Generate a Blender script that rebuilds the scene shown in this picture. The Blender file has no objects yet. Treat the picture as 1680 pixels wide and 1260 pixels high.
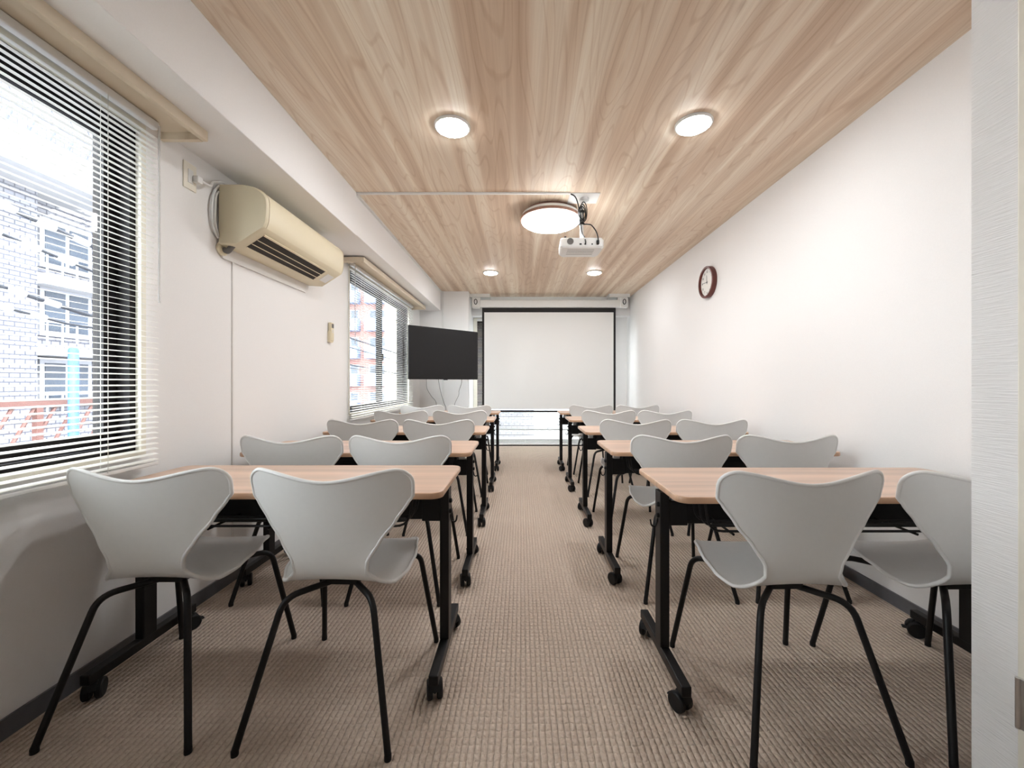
import bpy, bmesh, math, random
from mathutils import Vector, Matrix
random.seed(7)
S = bpy.context.scene
COL = S.collection
PI = math.pi

# ------------------------------------------------------------------ camera
CAM_H = 1.06
F_PX = 660.0
cam_d = bpy.data.cameras.new('camera')
cam = bpy.data.objects.new('camera', cam_d)
COL.objects.link(cam)
cam.location = (0, 0, CAM_H)
cam.rotation_euler = (PI / 2, 0, 0)
cam_d.sensor_width = 36.0
cam_d.lens = F_PX * 36.0 / 1680.0
cam_d.shift_x = -14.0 / 1680.0
cam_d.shift_y = -2.0 / 1680.0
cam_d.clip_start = 0.02
cam_d.clip_end = 300
S.camera = cam

# ------------------------------------------------------------------ sky, sun, exposure
w = bpy.data.worlds.new('sky')
S.world = w
w.use_nodes = True
bg = w.node_tree.nodes['Background']
bg.inputs['Color'].default_value = (0.92, 0.96, 1.0, 1)
bg.inputs['Strength'].default_value = 6.5
sun_d = bpy.data.lights.new('sun_offscreen', 'SUN')
sun_d.energy = 3.0
sun_d.angle = math.radians(1.0)
sun_d.color = (1.0, 0.97, 0.92)
sun = bpy.data.objects.new('sun_offscreen', sun_d)
COL.objects.link(sun)
sun.rotation_euler = Vector((-0.62, 0.42, -0.66)).to_track_quat('-Z', 'Y').to_euler()
S.view_settings.view_transform = 'Standard'
S.view_settings.look = 'None'
S.view_settings.gamma = 1.0
S.view_settings.use_curve_mapping = False
S.view_settings.exposure = 1.08

BIG_LIGHT = 20.0
DOWN_LIGHT = 62.0

# ------------------------------------------------------------------ materials
def srgb(r, g, b):
    def f(c):
        c /= 255.0
        return c / 12.92 if c <= 0.04045 else ((c + 0.055) / 1.055) ** 2.4
    return (f(r), f(g), f(b), 1.0)

class NT:
    def __init__(s, name):
        s.m = bpy.data.materials.new(name)
        s.m.use_nodes = True
        s.t = s.m.node_tree
        s.b = s.t.nodes['Principled BSDF']
    def n(s, typ, **kw):
        nd = s.t.nodes.new(typ)
        for k, v in kw.items():
            if k in nd.inputs.keys():
                nd.inputs[k].default_value = v
            else:
                setattr(nd, k, v)
        return nd
    def l(s, a, b):
        s.t.links.new(a, b)
    def coord(s, scale=(1, 1, 1), kind='Object', rot=(0, 0, 0)):
        tc = s.n('ShaderNodeTexCoord')
        mp = s.n('ShaderNodeMapping')
        mp.inputs['Scale'].default_value = scale
        mp.inputs['Rotation'].default_value = rot
        s.l(tc.outputs[kind], mp.inputs['Vector'])
        return mp.outputs['Vector']
    def ramp(s, fac, stops):
        r = s.n('ShaderNodeValToRGB')
        e = r.color_ramp.elements
        while len(e) < len(stops):
            e.new(0.5)
        for i, (p, c) in enumerate(stops):
            e[i].position = p
            e[i].color = c
        s.l(fac, r.inputs['Fac'])
        return r.outputs['Color']
    def mix(s, fac, a, b, mode='MIX'):
        m = s.n('ShaderNodeMix', data_type='RGBA', blend_type=mode)
        for sock, v in ((m.inputs['Factor'], fac), (m.inputs['A'], a), (m.inputs['B'], b)):
            pass
        ins = {i.identifier: i for i in m.inputs}
        for idn, v in (('Factor_Float', fac), ('A_Color', a), ('B_Color', b)):
            if isinstance(v, (int, float, tuple)):
                ins[idn].default_value = v
            else:
                s.l(v, ins[idn])
        return [o for o in m.outputs if o.identifier == 'Result_Color'][0]
    def math(s, op, a, b=None):
        m = s.n('ShaderNodeMath', operation=op)
        for i, v in enumerate((a, b)):
            if v is None:
                continue
            if isinstance(v, (int, float)):
                m.inputs[i].default_value = v
            else:
                s.l(v, m.inputs[i])
        return m.outputs[0]
    def bump(s, h, strength=0.3, dist=0.001):
        b = s.n('ShaderNodeBump')
        b.inputs['Strength'].default_value = strength
        b.inputs['Distance'].default_value = dist
        s.l(h, b.inputs['Height'])
        s.l(b.outputs['Normal'], s.b.inputs['Normal'])

def plain(name, col, rough=0.5, metal=0.0, var=0.04, scale=30.0, bump=0.0, spec=0.5):
    t = NT(name)
    no = t.n('ShaderNodeTexNoise')
    no.inputs['Scale'].default_value = scale
    no.inputs['Detail'].default_value = 3
    t.l(t.coord(), no.inputs['Vector'])
    dark = tuple(c * (1 - var) for c in col[:3]) + (1,)
    lite = tuple(min(1, c * (1 + var)) for c in col[:3]) + (1,)
    t.l(t.ramp(no.outputs['Fac'], [(0.3, dark), (0.7, lite)]), t.b.inputs['Base Color'])
    t.b.inputs['Roughness'].default_value = rough
    t.b.inputs['Metallic'].default_value = metal
    t.b.inputs['Specular IOR Level'].default_value = spec
    if bump:
        t.bump(no.outputs['Fac'], bump, 0.001)
    return t.m

def emit(name, col, strength):
    t = NT(name)
    t.b.inputs['Base Color'].default_value = (0.9, 0.9, 0.9, 1)
    t.b.inputs['Emission Color'].default_value = col
    t.b.inputs['Emission Strength'].default_value = strength
    return t.m

M = {}
M['wall'] = plain('wall_paper', (0.895, 0.885, 0.877, 1), 0.85, var=0.012, scale=220, bump=0.12, spec=0.25)
M['beam'] = M['wall']
M['white'] = plain('white_paint', srgb(236, 234, 231), 0.45, var=0.01)
M['white_plastic'] = plain('white_plastic', srgb(233, 233, 231), 0.38, var=0.01)
M['chair_white'] = plain('chair_plastic', srgb(234, 233, 231), 0.36, var=0.008, scale=60)
M['black_metal'] = plain('black_powder_coat', (0.006, 0.0055, 0.006, 1), 0.45, var=0.2, scale=200, spec=0.3)
M['black_plastic'] = plain('black_plastic', (0.008, 0.008, 0.009, 1), 0.5, var=0.2, scale=90, spec=0.3)
M['steel'] = plain('bright_steel', (0.62, 0.62, 0.62, 1), 0.28, metal=1.0, var=0.05)
M['cream'] = plain('cream_plastic', srgb(230, 219, 190), 0.42, var=0.02, scale=6)
M['cream_wood'] = plain('cream_wood', srgb(229, 215, 192), 0.55, var=0.03, scale=8)
M['cream_paint'] = plain('cream_paint', srgb(236, 231, 217), 0.5, var=0.02)
M['baseboard'] = plain('grey_vinyl', srgb(98, 98, 102), 0.5, var=0.05)
M['dark_alu'] = plain('dark_bronze_aluminium', (0.012, 0.010, 0.011, 1), 0.5, var=0.15, spec=0.2)
M['slat'] = plain('blind_slat', srgb(236, 234, 228), 0.4, var=0.01)
M['cord'] = plain('blind_cord', srgb(225, 225, 220), 0.7)
M['vent_dark'] = plain('vent_dark', (0.02, 0.014, 0.010, 1), 0.6)
M['clock_wood'] = plain('clock_wood', srgb(98, 44, 36), 0.4, var=0.15, scale=12)
M['paper'] = plain('clock_face', srgb(240, 238, 232), 0.6, var=0.01)
M['ink'] = plain('ink', (0.015, 0.015, 0.016, 1), 0.5)
M['tv_screen'] = plain('tv_screen', (0.012, 0.012, 0.013, 1), 0.4, var=0.03, spec=0.3)
M['screen_cloth'] = plain('screen_cloth', srgb(236, 236, 234), 0.9, var=0.008, scale=2, spec=0.1)
M['screen_black'] = plain('screen_border', (0.016, 0.014, 0.014, 1), 0.8)
M['ring'] = plain('lamp_ring', srgb(150, 112, 98), 0.4)
M['grey_cable'] = plain('grey_cable', srgb(110, 108, 106), 0.6)
M['lamp_big'] = emit('ceiling_light_diffuser', (0.97, 0.985, 1.0, 1), BIG_LIGHT)
M['lamp_down'] = emit('downlight_diffuser', (0.97, 0.985, 1.0, 1), DOWN_LIGHT)
M['concrete'] = plain('pale_concrete', srgb(180, 180, 184), 0.9, var=0.04, scale=1.5)
M['asphalt'] = plain('asphalt', srgb(120, 120, 122), 0.9, var=0.1, scale=8)
M['red_tile'] = plain('red_tile', srgb(150, 108, 102), 0.8, var=0.08, scale=3)
M['cream_render'] = plain('cream_render', srgb(186, 180, 160), 0.9, var=0.03, scale=2)
M['pale_blue'] = plain('pale_blue_panel', srgb(118, 136, 166), 0.6, var=0.05, scale=2)
M['blue_pole'] = plain('blue_paint', srgb(60, 96, 160), 0.5)
M['brown_rail'] = plain('brown_rail', srgb(104, 70, 64), 0.6)
M['rail_white'] = plain('rail_white', srgb(170, 172, 180), 0.5)
M['rail_grey'] = plain('rail_grey', srgb(96, 100, 110), 0.6)
M['cable_dark'] = plain('cable_dark', srgb(40, 44, 54), 0.7)
M['far_glass'] = plain('far_glass', srgb(60, 70, 84), 0.15, var=0.1, scale=1.0)

def mat_carpet():
    t = NT('ribbed_carpet')
    tc = t.n('ShaderNodeTexCoord')
    sp = t.n('ShaderNodeSeparateXYZ')
    t.l(tc.outputs['Object'], sp.inputs[0])
    wob = t.n('ShaderNodeTexNoise')
    wob.inputs['Scale'].default_value = 55
    wob.inputs['Detail'].default_value = 2
    t.l(tc.outputs['Object'], wob.inputs['Vector'])
    wo = t.math('SUBTRACT', wob.outputs['Fac'], 0.5)
    ax = t.math('ADD', t.math('MULTIPLY', sp.outputs[0], 2 * PI / 0.019), t.math('MULTIPLY', wo, 2.0))
    ay = t.math('ADD', t.math('MULTIPLY', sp.outputs[1], 2 * PI / 0.025), t.math('MULTIPLY', wo, 4.5))
    sx = t.math('ABSOLUTE', t.math('SINE', t.math('MULTIPLY', ax, 0.5)))
    sy = t.math('ABSOLUTE', t.math('SINE', t.math('MULTIPLY', ay, 0.5)))
    sy = t.math('ADD', t.math('MULTIPLY', sy, 0.7), 0.3)
    h = t.math('POWER', t.math('MULTIPLY', sx, sy), 0.6)
    fine = t.n('ShaderNodeTexNoise')
    fine.inputs['Scale'].default_value = 420
    fine.inputs['Detail'].default_value = 2
    t.l(tc.outputs['Object'], fine.inputs['Vector'])
    big = t.n('ShaderNodeTexNoise')
    big.inputs['Scale'].default_value = 3
    t.l(tc.outputs['Object'], big.inputs['Vector'])
    yarn = t.n('ShaderNodeTexNoise')
    yarn.inputs['Scale'].default_value = 90
    yarn.inputs['Detail'].default_value = 3
    t.l(tc.outputs['Object'], yarn.inputs['Vector'])
    c = t.ramp(yarn.outputs['Fac'], [(0.3, srgb(208, 189, 172)), (0.7, srgb(224, 207, 192))])
    c = t.mix(0.35, c, t.ramp(fine.outputs['Fac'], [(0.25, (0.62, 0.6, 0.58, 1)), (0.75, (1, 1, 1, 1))]), 'MULTIPLY')
    c = t.mix(0.25, c, t.ramp(big.outputs['Fac'], [(0.3, (0.8, 0.78, 0.76, 1)), (0.7, (1, 1, 1, 1))]), 'MULTIPLY')
    t.l(c, t.b.inputs['Base Color'])
    t.b.inputs['Roughness'].default_value = 0.95
    t.b.inputs['Specular IOR Level'].default_value = 0.1
    t.bump(t.math('ADD', h, t.math('MULTIPLY', fine.outputs['Fac'], 0.25)), 1.0, 0.008)
    return t.m
M['carpet'] = mat_carpet()

def mat_ceiling():
    t = NT('ceiling_wood_paper')
    def noise(scale, detail, vec_scale, dist=0.0):
        n = t.n('ShaderNodeTexNoise')
        n.inputs['Scale'].default_value = scale
        n.inputs['Detail'].default_value = detail
        n.inputs['Distortion'].default_value = dist
        t.l(t.coord(vec_scale), n.inputs['Vector'])
        return n.outputs['Fac']
    bands = noise(1.0, 1.5, (5.2, 0.14, 1))
    bands2 = noise(1.0, 1.0, (13.0, 0.28, 1))
    cath = noise(1.0, 1.0, (5.0, 0.62, 1), 0.25)
    streak = noise(1.0, 3.0, (90.0, 1.6, 1))
    fibre = noise(1.0, 2.0, (420.0, 9.0, 1))
    base = t.ramp(bands, [(0.34, srgb(204, 176, 150)), (0.44, srgb(222, 198, 174)), (0.50, srgb(232, 212, 189)),
                          (0.56, srgb(252, 240, 222)), (0.60, srgb(244, 228, 206)), (0.68, srgb(218, 194, 169))])
    base = t.mix(0.5, base, t.ramp(bands2, [(0.34, srgb(202, 173, 147)), (0.5, srgb(232, 211, 188)), (0.64, srgb(253, 242, 224))]))
    lines = t.math('SINE', t.math('MULTIPLY', cath, 95.0))
    lm = t.ramp(lines, [(0.0, (1, 1, 1, 1)), (0.75, (1, 1, 1, 1)), (1.0, (0.86, 0.80, 0.75, 1))])
    base = t.mix(0.7, base, lm, 'MULTIPLY')
    base = t.mix(0.5, base, t.ramp(streak, [(0.3, (0.84, 0.79, 0.75, 1)), (0.6, (1, 1, 1, 1))]), 'MULTIPLY')
    base = t.mix(0.35, base, t.ramp(fibre, [(0.3, (0.88, 0.85, 0.82, 1)), (0.6, (1, 1, 1, 1))]), 'MULTIPLY')
    vo = t.n('ShaderNodeTexVoronoi')
    vo.inputs['Scale'].default_value = 1.0
    t.l(t.coord((3.3, 1.25, 1)), vo.inputs['Vector'])
    knot = t.ramp(vo.outputs['Distance'], [(0.0, (0.62, 0.52, 0.45, 1)), (0.045, (0.9, 0.87, 0.84, 1)), (0.075, (1, 1, 1, 1))])
    base = t.mix(0.6, base, knot, 'MULTIPLY')
    t.l(base, t.b.inputs['Base Color'])
    t.b.inputs['Roughness'].default_value = 0.5
    t.b.inputs['Specular IOR Level'].default_value = 0.4
    t.bump(fibre, 0.08, 0.001)
    return t.m
M['ceiling'] = mat_ceiling()

def mat_table(name, tint):
    t = NT(name)
    def noise(vec_scale, detail):
        n = t.n('ShaderNodeTexNoise')
        n.inputs['Scale'].default_value = 1.0
        n.inputs['Detail'].default_value = detail
        t.l(t.coord(vec_scale), n.inputs['Vector'])
        return n.outputs['Fac']
    a = noise((0.9, 22, 1), 3)
    b = noise((3.0, 160, 1), 2)
    c = t.ramp(a, [(0.3, srgb(*[v * 0.9 for v in tint])), (0.5, srgb(*tint)), (0.7, srgb(*[min(255, v * 1.07) for v in tint]))])
    c = t.mix(0.45, c, t.ramp(b, [(0.3, (0.84, 0.78, 0.74, 1)), (0.6, (1, 1, 1, 1))]), 'MULTIPLY')
    t.l(c, t.b.inputs['Base Color'])
    t.b.inputs['Roughness'].default_value = 0.33
    t.bump(b, 0.04, 0.001)
    return t.m
M['laminate'] = mat_table('table_laminate', (208, 178, 157))
M['edge'] = mat_table('table_edge_band', (200, 162, 132))

def mat_ribbed():
    t = NT('ribbed_wall_paper')
    n = t.n('ShaderNodeTexNoise')
    n.inputs['Scale'].default_value = 1.0
    n.inputs['Detail'].default_value = 3
    t.l(t.coord((14, 14, 260)), n.inputs['Vector'])
    t.b.inputs['Base Color'].default_value = (0.895, 0.885, 0.877, 1)
    t.b.inputs['Roughness'].default_value = 0.85
    t.b.inputs['Specular IOR Level'].default_value = 0.25
    t.bump(n.outputs['Fac'], 0.55, 0.004)
    return t.m
M['ribbed'] = mat_ribbed()

def mat_glass():
    t = NT('window_glass')
    tr = t.n('ShaderNodeBsdfTransparent')
    tr.inputs['Color'].default_value = (0.95, 0.97, 0.97, 1)
    gl = t.n('ShaderNodeBsdfGlossy')
    gl.inputs['Roughness'].default_value = 0.02
    mx = t.n('ShaderNodeMixShader')
    mx.inputs['Fac'].default_value = 0.06
    t.l(tr.outputs[0], mx.inputs[1])
    t.l(gl.outputs[0], mx.inputs[2])
    t.l(mx.outputs[0], t.t.nodes['Material Output'].inputs['Surface'])
    return t.m
M['glass'] = mat_glass()

def mat_clear():
    t = NT('clear_acrylic')
    t.b.inputs['Base Color'].default_value = (0.95, 0.95, 0.95, 1)
    t.b.inputs['Transmission Weight'].default_value = 0.7
    t.b.inputs['Roughness'].default_value = 0.1
    return t.m
M['clear'] = mat_clear()

def mat_tiles(name, c1, c2, mortar, rot):
    t = NT(name)
    br = t.n('ShaderNodeTexBrick')
    br.inputs['Scale'].default_value = 1.0
    br.inputs['Brick Width'].default_value = 0.115
    br.inputs['Row Height'].default_value = 0.062
    br.inputs['Mortar Size'].default_value = 0.008
    br.inputs['Color1'].default_value = c1
    br.inputs['Color2'].default_value = c2
    br.inputs['Mortar'].default_value = mortar
    tc = t.n('ShaderNodeTexCoord'); sp = t.n('ShaderNodeSeparateXYZ'); cb = t.n('ShaderNodeCombineXYZ')
    t.l(tc.outputs['Object'], sp.inputs[0])
    t.l(sp.outputs[rot], cb.inputs[0]); t.l(sp.outputs[2], cb.inputs[1])
    t.l(cb.outputs[0], br.inputs['Vector'])
    t.l(br.outputs['Color'], t.b.inputs['Base Color'])
    t.b.inputs['Roughness'].default_value = 0.7
    return t.m
# brick texture lies in its XY: bring (y,z) or (x,z) of the wall there
M['tile_side'] = mat_tiles('pale_tile_street', srgb(132, 132, 138), srgb(120, 121, 130), srgb(66, 68, 80), 1)
M['tile_front'] = mat_tiles('pale_tile_rear', srgb(160, 166, 176), srgb(146, 152, 164), srgb(74, 80, 94), 0)

# ------------------------------------------------------------------ mesh helpers
class MB:
    def __init__(s):
        s.v, s.f, s.smooth = [], [], []
    def add(s, vs, fs, smooth=False):
        o = len(s.v)
        s.v += [tuple(p) for p in vs]
        s.f += [tuple(i + o for i in f) for f in fs]
        s.smooth += [smooth] * len(fs)
        return s
    def box(s, x0, x1, y0, y1, z0, z1):
        vs = [(x0, y0, z0), (x1, y0, z0), (x1, y1, z0), (x0, y1, z0), (x0, y0, z1), (x1, y0, z1), (x1, y1, z1), (x0, y1, z1)]
        return s.add(vs, [(3, 2, 1, 0), (4, 5, 6, 7), (0, 1, 5, 4), (1, 2, 6, 5), (2, 3, 7, 6), (3, 0, 4, 7)])
    def bbox(s, x0, x1, y0, y1, z0, z1, b=0.004, seg=2):
        bm = bmesh.new()
        bmesh.ops.create_cube(bm, size=1)
        for v in bm.verts:
            v.co = Vector(((x0 + x1) / 2 + v.co.x * (x1 - x0), (y0 + y1) / 2 + v.co.y * (y1 - y0), (z0 + z1) / 2 + v.co.z * (z1 - z0)))
        bmesh.ops.bevel(bm, geom=bm.edges[:], offset=b, segments=seg, affect='EDGES', profile=0.5)
        bm.verts.index_update()
        s.add([v.co[:] for v in bm.verts], [[v.index for v in f.verts] for f in bm.faces], False)
        bm.free()
        return s
    def tube(s, pts, r, seg=8, closed=False, cap=True):
        pts = [Vector(p) for p in pts]
        n = len(pts)
        rr = r if isinstance(r, (list, tuple)) else [r] * n
        rings = []
        prev = None
        for i, p in enumerate(pts):
            if closed:
                t = (pts[(i + 1) % n] - pts[i - 1])
            else:
                t = pts[min(i + 1, n - 1)] - pts[max(i - 1, 0)]
            if t.length < 1e-9:
                t = Vector((0, 0, 1))
            t.normalize()
            if prev is None:
                a = Vector((0, 0, 1)) if abs(t.z) < 0.9 else Vector((1, 0, 0))
                u = t.cross(a).normalized()
            else:
                u = (prev - t * prev.dot(t))
                if u.length < 1e-6:
                    u = t.orthogonal()
                u.normalize()
            prev = u
            w_ = t.cross(u)
            rings.append([p + (u * math.cos(2 * PI * k / seg) + w_ * math.sin(2 * PI * k / seg)) * rr[i] for k in range(seg)])
        vs = [q for ring in rings for q in ring]
        fs = []
        m = n if closed else n - 1
        for i in range(m):
            j = (i + 1) % n
            for k in range(seg):
                k2 = (k + 1) % seg
                fs.append((i * seg + k, i * seg + k2, j * seg + k2, j * seg + k))
        s.add(vs, fs, True)
        if cap and not closed:
            s.add(rings[0], [tuple(range(seg))[::-1]])
            s.add(rings[-1], [tuple(range(seg))])
        return s
    def lathe(s, prof, c=(0, 0, 0), axis='Z', seg=32, smooth=True, ex=1.0):
        # prof: (radius, height) pairs along the axis
        vs, fs = [], []
        for r, h in prof:
            for k in range(seg):
                a = 2 * PI * k / seg
                p = (r * math.cos(a), r * math.sin(a), h)
                if axis == 'X':
                    p = (p[2], p[0], p[1])
                elif axis == 'Y':
                    p = (p[0], p[2], p[1])
                vs.append((p[0] + c[0], p[1] + c[1], p[2] + c[2]))
        for i in range(len(prof) - 1):
            for k in range(seg):
                k2 = (k + 1) % seg
                fs.append((i * seg + k, i * seg + k2, (i + 1) * seg + k2, (i + 1) * seg + k))
        s.add(vs, fs, smooth)
        s.add(vs[:seg], [tuple(range(seg))[::-1]])
        s.add(vs[-seg:], [tuple(range(seg))])
        return s
    def prism(s, poly, a0, a1, axis='Y', smooth=False):
        # poly: 2D points; axis Y -> (x,z), axis X -> (y,z), axis Z -> (x,y)
        def P(p, a):
            return {'Y': (p[0], a, p[1]), 'X': (a, p[0], p[1]), 'Z': (p[0], p[1], a)}[axis]
        n = len(poly)
        vs = [P(p, a0) for p in poly] + [P(p, a1) for p in poly]
        s.add(vs, [(i, (i + 1) % n, n + (i + 1) % n, n + i) for i in range(n)], smooth)
        s.add(vs, [tuple(range(n))[::-1], tuple(range(n, 2 * n))])
        return s
    def mesh(s, name, mat):
        me = bpy.data.meshes.new(name)
        me.from_pydata(s.v, [], s.f)
        me.update()
        bm = bmesh.new()
        bm.from_mesh(me)
        bmesh.ops.remove_doubles(bm, verts=bm.verts, dist=1e-6)
        bmesh.ops.recalc_face_normals(bm, faces=bm.faces)
        bm.to_mesh(me)
        bm.free()
        if any(s.smooth):
            for p in me.polygons:
                p.use_smooth = True
            try:
                me.set_sharp_from_angle(angle=math.radians(38))
            except Exception:
                pass
        me.materials.append(mat)
        return me
    def build(s, name, mat, parent=None):
        o = bpy.data.objects.new(name, s.mesh(name, mat if not isinstance(mat, str) else M[mat]))
        COL.objects.link(o)
        o.parent = parent
        return o

def tag(o, label=None, cat=None, group=None, kind=None):
    if label: o['label'] = label
    if cat: o['category'] = cat
    if group: o['group'] = group
    if kind: o['kind'] = kind
    return o

def empty(name, loc, label=None, cat=None, group=None, rz=0.0):
    o = bpy.data.objects.new(name, None)
    COL.objects.link(o)
    o.location = loc
    o.rotation_euler = (0, 0, rz)
    o.empty_display_size = 0.1
    return tag(o, label, cat, group)

def kids(o):
    return [c for c in bpy.data.objects if c.parent == o]

def copy_tree(o, parent=None):
    c = o.copy()
    COL.objects.link(c)
    c.parent = parent
    for ch in kids(o):
        copy_tree(ch, c)
    return c

def inst(name, me, parent, loc=(0, 0, 0), rot=(0, 0, 0)):
    o = bpy.data.objects.new(name, me)
    COL.objects.link(o)
    o.parent = parent
    o.location = loc
    o.rotation_euler = rot
    return o

def smooth_path(pts, n=6):
    pts = [Vector(p) for p in pts]
    out = []
    for i in range(len(pts) - 1):
        p0 = pts[max(i - 1, 0)]; p1 = pts[i]; p2 = pts[i + 1]; p3 = pts[min(i + 2, len(pts) - 1)]
        for k in range(n):
            t = k / n
            out.append(0.5 * ((2 * p1) + (p2 - p0) * t + (2 * p0 - 5 * p1 + 4 * p2 - p3) * t * t + (3 * p1 - p0 - 3 * p2 + p3) * t ** 3))
    out.append(pts[-1])
    return out

def fillet(pts, r, n=5):
    pts = [Vector(p) for p in pts]
    out = [pts[0]]
    for i in range(1, len(pts) - 1):
        a = (pts[i - 1] - pts[i]); b = (pts[i + 1] - pts[i])
        ra = min(r, a.length * 0.49); rb = min(r, b.length * 0.49)
        A = pts[i] + a.normalized() * ra; B = pts[i] + b.normalized() * rb
        for k in range(n + 1):
            t = k / n
            out.append(A * (1 - t) ** 2 + pts[i] * 2 * t * (1 - t) + B * t * t)
    out.append(pts[-1])
    return out

# ------------------------------------------------------------------ room shell
XL, XR, ZC = -1.54, 1.78, 2.457
YB, YCOL = 6.54, 6.14          # lintel plane over the rear window, front of the corner column
YREAR = -1.3
W1 = (0.05, 1.65, 0.765, 2.11)  # left window near the entrance: y0 y1 z0 z1
W2 = (3.60, 5.56, 0.765, 2.11)  # left window near the screen
BEAMZ = 2.145

def struct(name, mb, mat, label, cat, parent=None):
    return tag(mb.build(name, mat, parent), label, cat, None, 'structure')

struct('floor', MB().box(XL - 0.15, XR + 0.15, YREAR - 0.15, 6.86, -0.12, 0), 'carpet', 'beige ribbed loop carpet over the whole room', 'floor')
struct('ceiling', MB().box(XL - 0.15, XR + 0.15, YREAR - 0.15, 6.95, ZC, ZC + 0.15), 'ceiling', 'light brown wood-grain papered ceiling with the lamps', 'ceiling')
wl = MB()
T0 = XL - 0.17
wl.box(T0, XL, YREAR - 0.15, W1[0], 0, ZC).box(T0, XL, W1[0], W1[1], 0, W1[2]).box(T0, XL, W1[0], W1[1], W1[3], ZC)
wl.box(T0, XL, W1[1], W2[0], 0, ZC).box(T0, XL, W2[0], W2[1], 0, W2[2]).box(T0, XL, W2[0], W2[1], W2[3], ZC).box(T0, XL, W2[1], 6.9, 0, ZC)
struct('wall_left', wl, 'wall', 'white wall with two blinds-covered windows and the air conditioner', 'wall')
struct('wall_right', MB().box(XR, XR + 0.15, YREAR - 0.15, 6.9, 0, ZC), 'wall', 'plain white wall carrying the round clock', 'wall')
struct('wall_rear', MB().box(XL, XR, YREAR - 0.15, YREAR, 0, ZC), 'wall', 'white wall behind the entrance', 'wall')
wb = MB()
wb.box(XL, -0.795, YCOL, 6.9, 0, ZC)                       # corner column
wb.box(-0.795, XR, YB, 6.9, 2.15, ZC)                      # lintel over the window
wb.box(1.52, XR, 6.72, 6.9, 0, 2.15)
struct('wall_back', wb, 'wall', 'white corner column and lintel around the screen window', 'wall')
# beams along the left wall
struct('trim_1', MB().bbox(XL, -1.203, YREAR, 2.955, BEAMZ - 0.005, ZC, 0.004), 'beam', 'boxed white beam above the air conditioner', 'beam')
struct('trim_2', MB().bbox(XL, -1.218, 2.956, YCOL, BEAMZ + 0.012, ZC, 0.004), 'beam', 'white beam over the window beside the television', 'beam')
# wall stub of the doorway
struct('wall_entry', MB().box(1.15, XR, 0.928, 1.026, 0, ZC), 'ribbed', 'end of the ribbed papered wall at the doorway', 'wall')
dj = struct('door_1', MB().bbox(1.145, 1.22, 0.83, 0.9275, 0, 2.2, 0.003), 'cream_paint', 'cream door frame against the ribbed wall end', 'door frame')
hg = MB().bbox(1.139, 1.146, 0.885, 0.921, 0.27, 0.385, 0.002)
hg.tube([(1.139, 0.921, 0.27), (1.139, 0.921, 0.385)], 0.005, 10)
hg.build('hinge', 'steel', dj)
# baseboards
struct('baseboard_left', MB().box(XL, XL + 0.008, YREAR, YCOL, 0, 0.062), 'baseboard', 'dark grey vinyl baseboard along the window wall', 'baseboard')
struct('baseboard_right', MB().box(XR - 0.008, XR, 1.027, 6.54, 0, 0.062), 'baseboard', 'dark grey vinyl baseboard along the clock wall', 'baseboard')
struct('baseboard_column', MB().box(XL + 0.01, -0.795, YCOL - 0.008, YCOL, 0, 0.062), 'baseboard', 'dark grey vinyl baseboard on the corner column', 'baseboard')
# vertical wall joint below the air conditioner
jy = 1.54 * 660 / (854 - 381.0)
struct('trim_3', MB().box(XL, XL + 0.006, jy - 0.006, jy + 0.006, 0.062, 1.79), 'white', 'thin white joint strip running down below the air conditioner', 'trim')

# ------------------------------------------------------------------ windows
def side_window(name, W, meet, label, f=0.025, s=0.05):
    y0, y1, z0, z1 = W
    root = tag(empty(name, (XL, (y0 + y1) / 2, z0)), label, 'window', None, 'structure')
    def B(nm, mat, *b):
        m = MB().box(b[0] - XL, b[1] - XL, b[2] - (y0 + y1) / 2, b[3] - (y0 + y1) / 2, b[4] - z0, b[5] - z0)
        return m.build(nm, mat, root)
    c = 0.022
    for a in ((XL - .10, XL + .004, y0, y0 + c, z0, z1), (XL - .10, XL + .004, y1 - c, y1, z0, z1),
              (XL - .10, XL + .004, y0 + c, y1 - c, z1 - c, z1)):
        B('casing', 'cream_paint', *a)
    B('sill', 'cream_paint', XL - .10, XL + .012, y0 + c, y1 - c, z0, z0 + c)
    a0, a1, b0, b1 = y0 + c, y1 - c, z0 + c, z1 - c
    xi, xo = XL - 0.018, XL - 0.165
    for a in ((xo, xi, a0, a0 + f, b0, b1), (xo, xi, a1 - f, a1, b0, b1), (xo, xi, a0 + f, a1 - f, b1 - f, b1), (xo, xi, a0 + f, a1 - f, b0, b0 + f)):
        B('window_frame', 'dark_alu', *a)
    a0 += f; a1 -= f; b0 += f; b1 -= f
    for (p0, p1, x) in ((a0, meet + 0.03, XL - 0.13), (meet - 0.03, a1, XL - 0.085)):
        yc = (y0 + y1) / 2
        m = MB()
        for q in ((p0, p0 + s, b0, b1), (p1 - s, p1, b0, b1), (p0 + s, p1 - s, b1 - s, b1), (p0 + s, p1 - s, b0, b0 + s)):
            m.box(x - 0.015 - XL, x + 0.015 - XL, q[0] - yc, q[1] - yc, q[2] - z0, q[3] - z0)
        sash = m.build('sash', 'dark_alu', root)
        MB().box(x - 0.003 - XL, x + 0.003 - XL, p0 + s - yc, p1 - s - yc, b0 + s - z0, b1 - s - z0).build('pane', 'glass', sash)
    # crescent lock on the meeting stile
    MB().bbox(-0.07, -0.055, meet - yc - 0.012, meet - yc + 0.012, 0.55, 0.63, 0.004).build('lock', 'dark_alu', root)
    return root
side_window('window_1', W1, 0.85, 'dark framed sliding window facing the tiled building')
side_window('window_2', W2, 4.68, 'dark framed sliding window between air conditioner and television', 0.012, 0.032)

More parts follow.
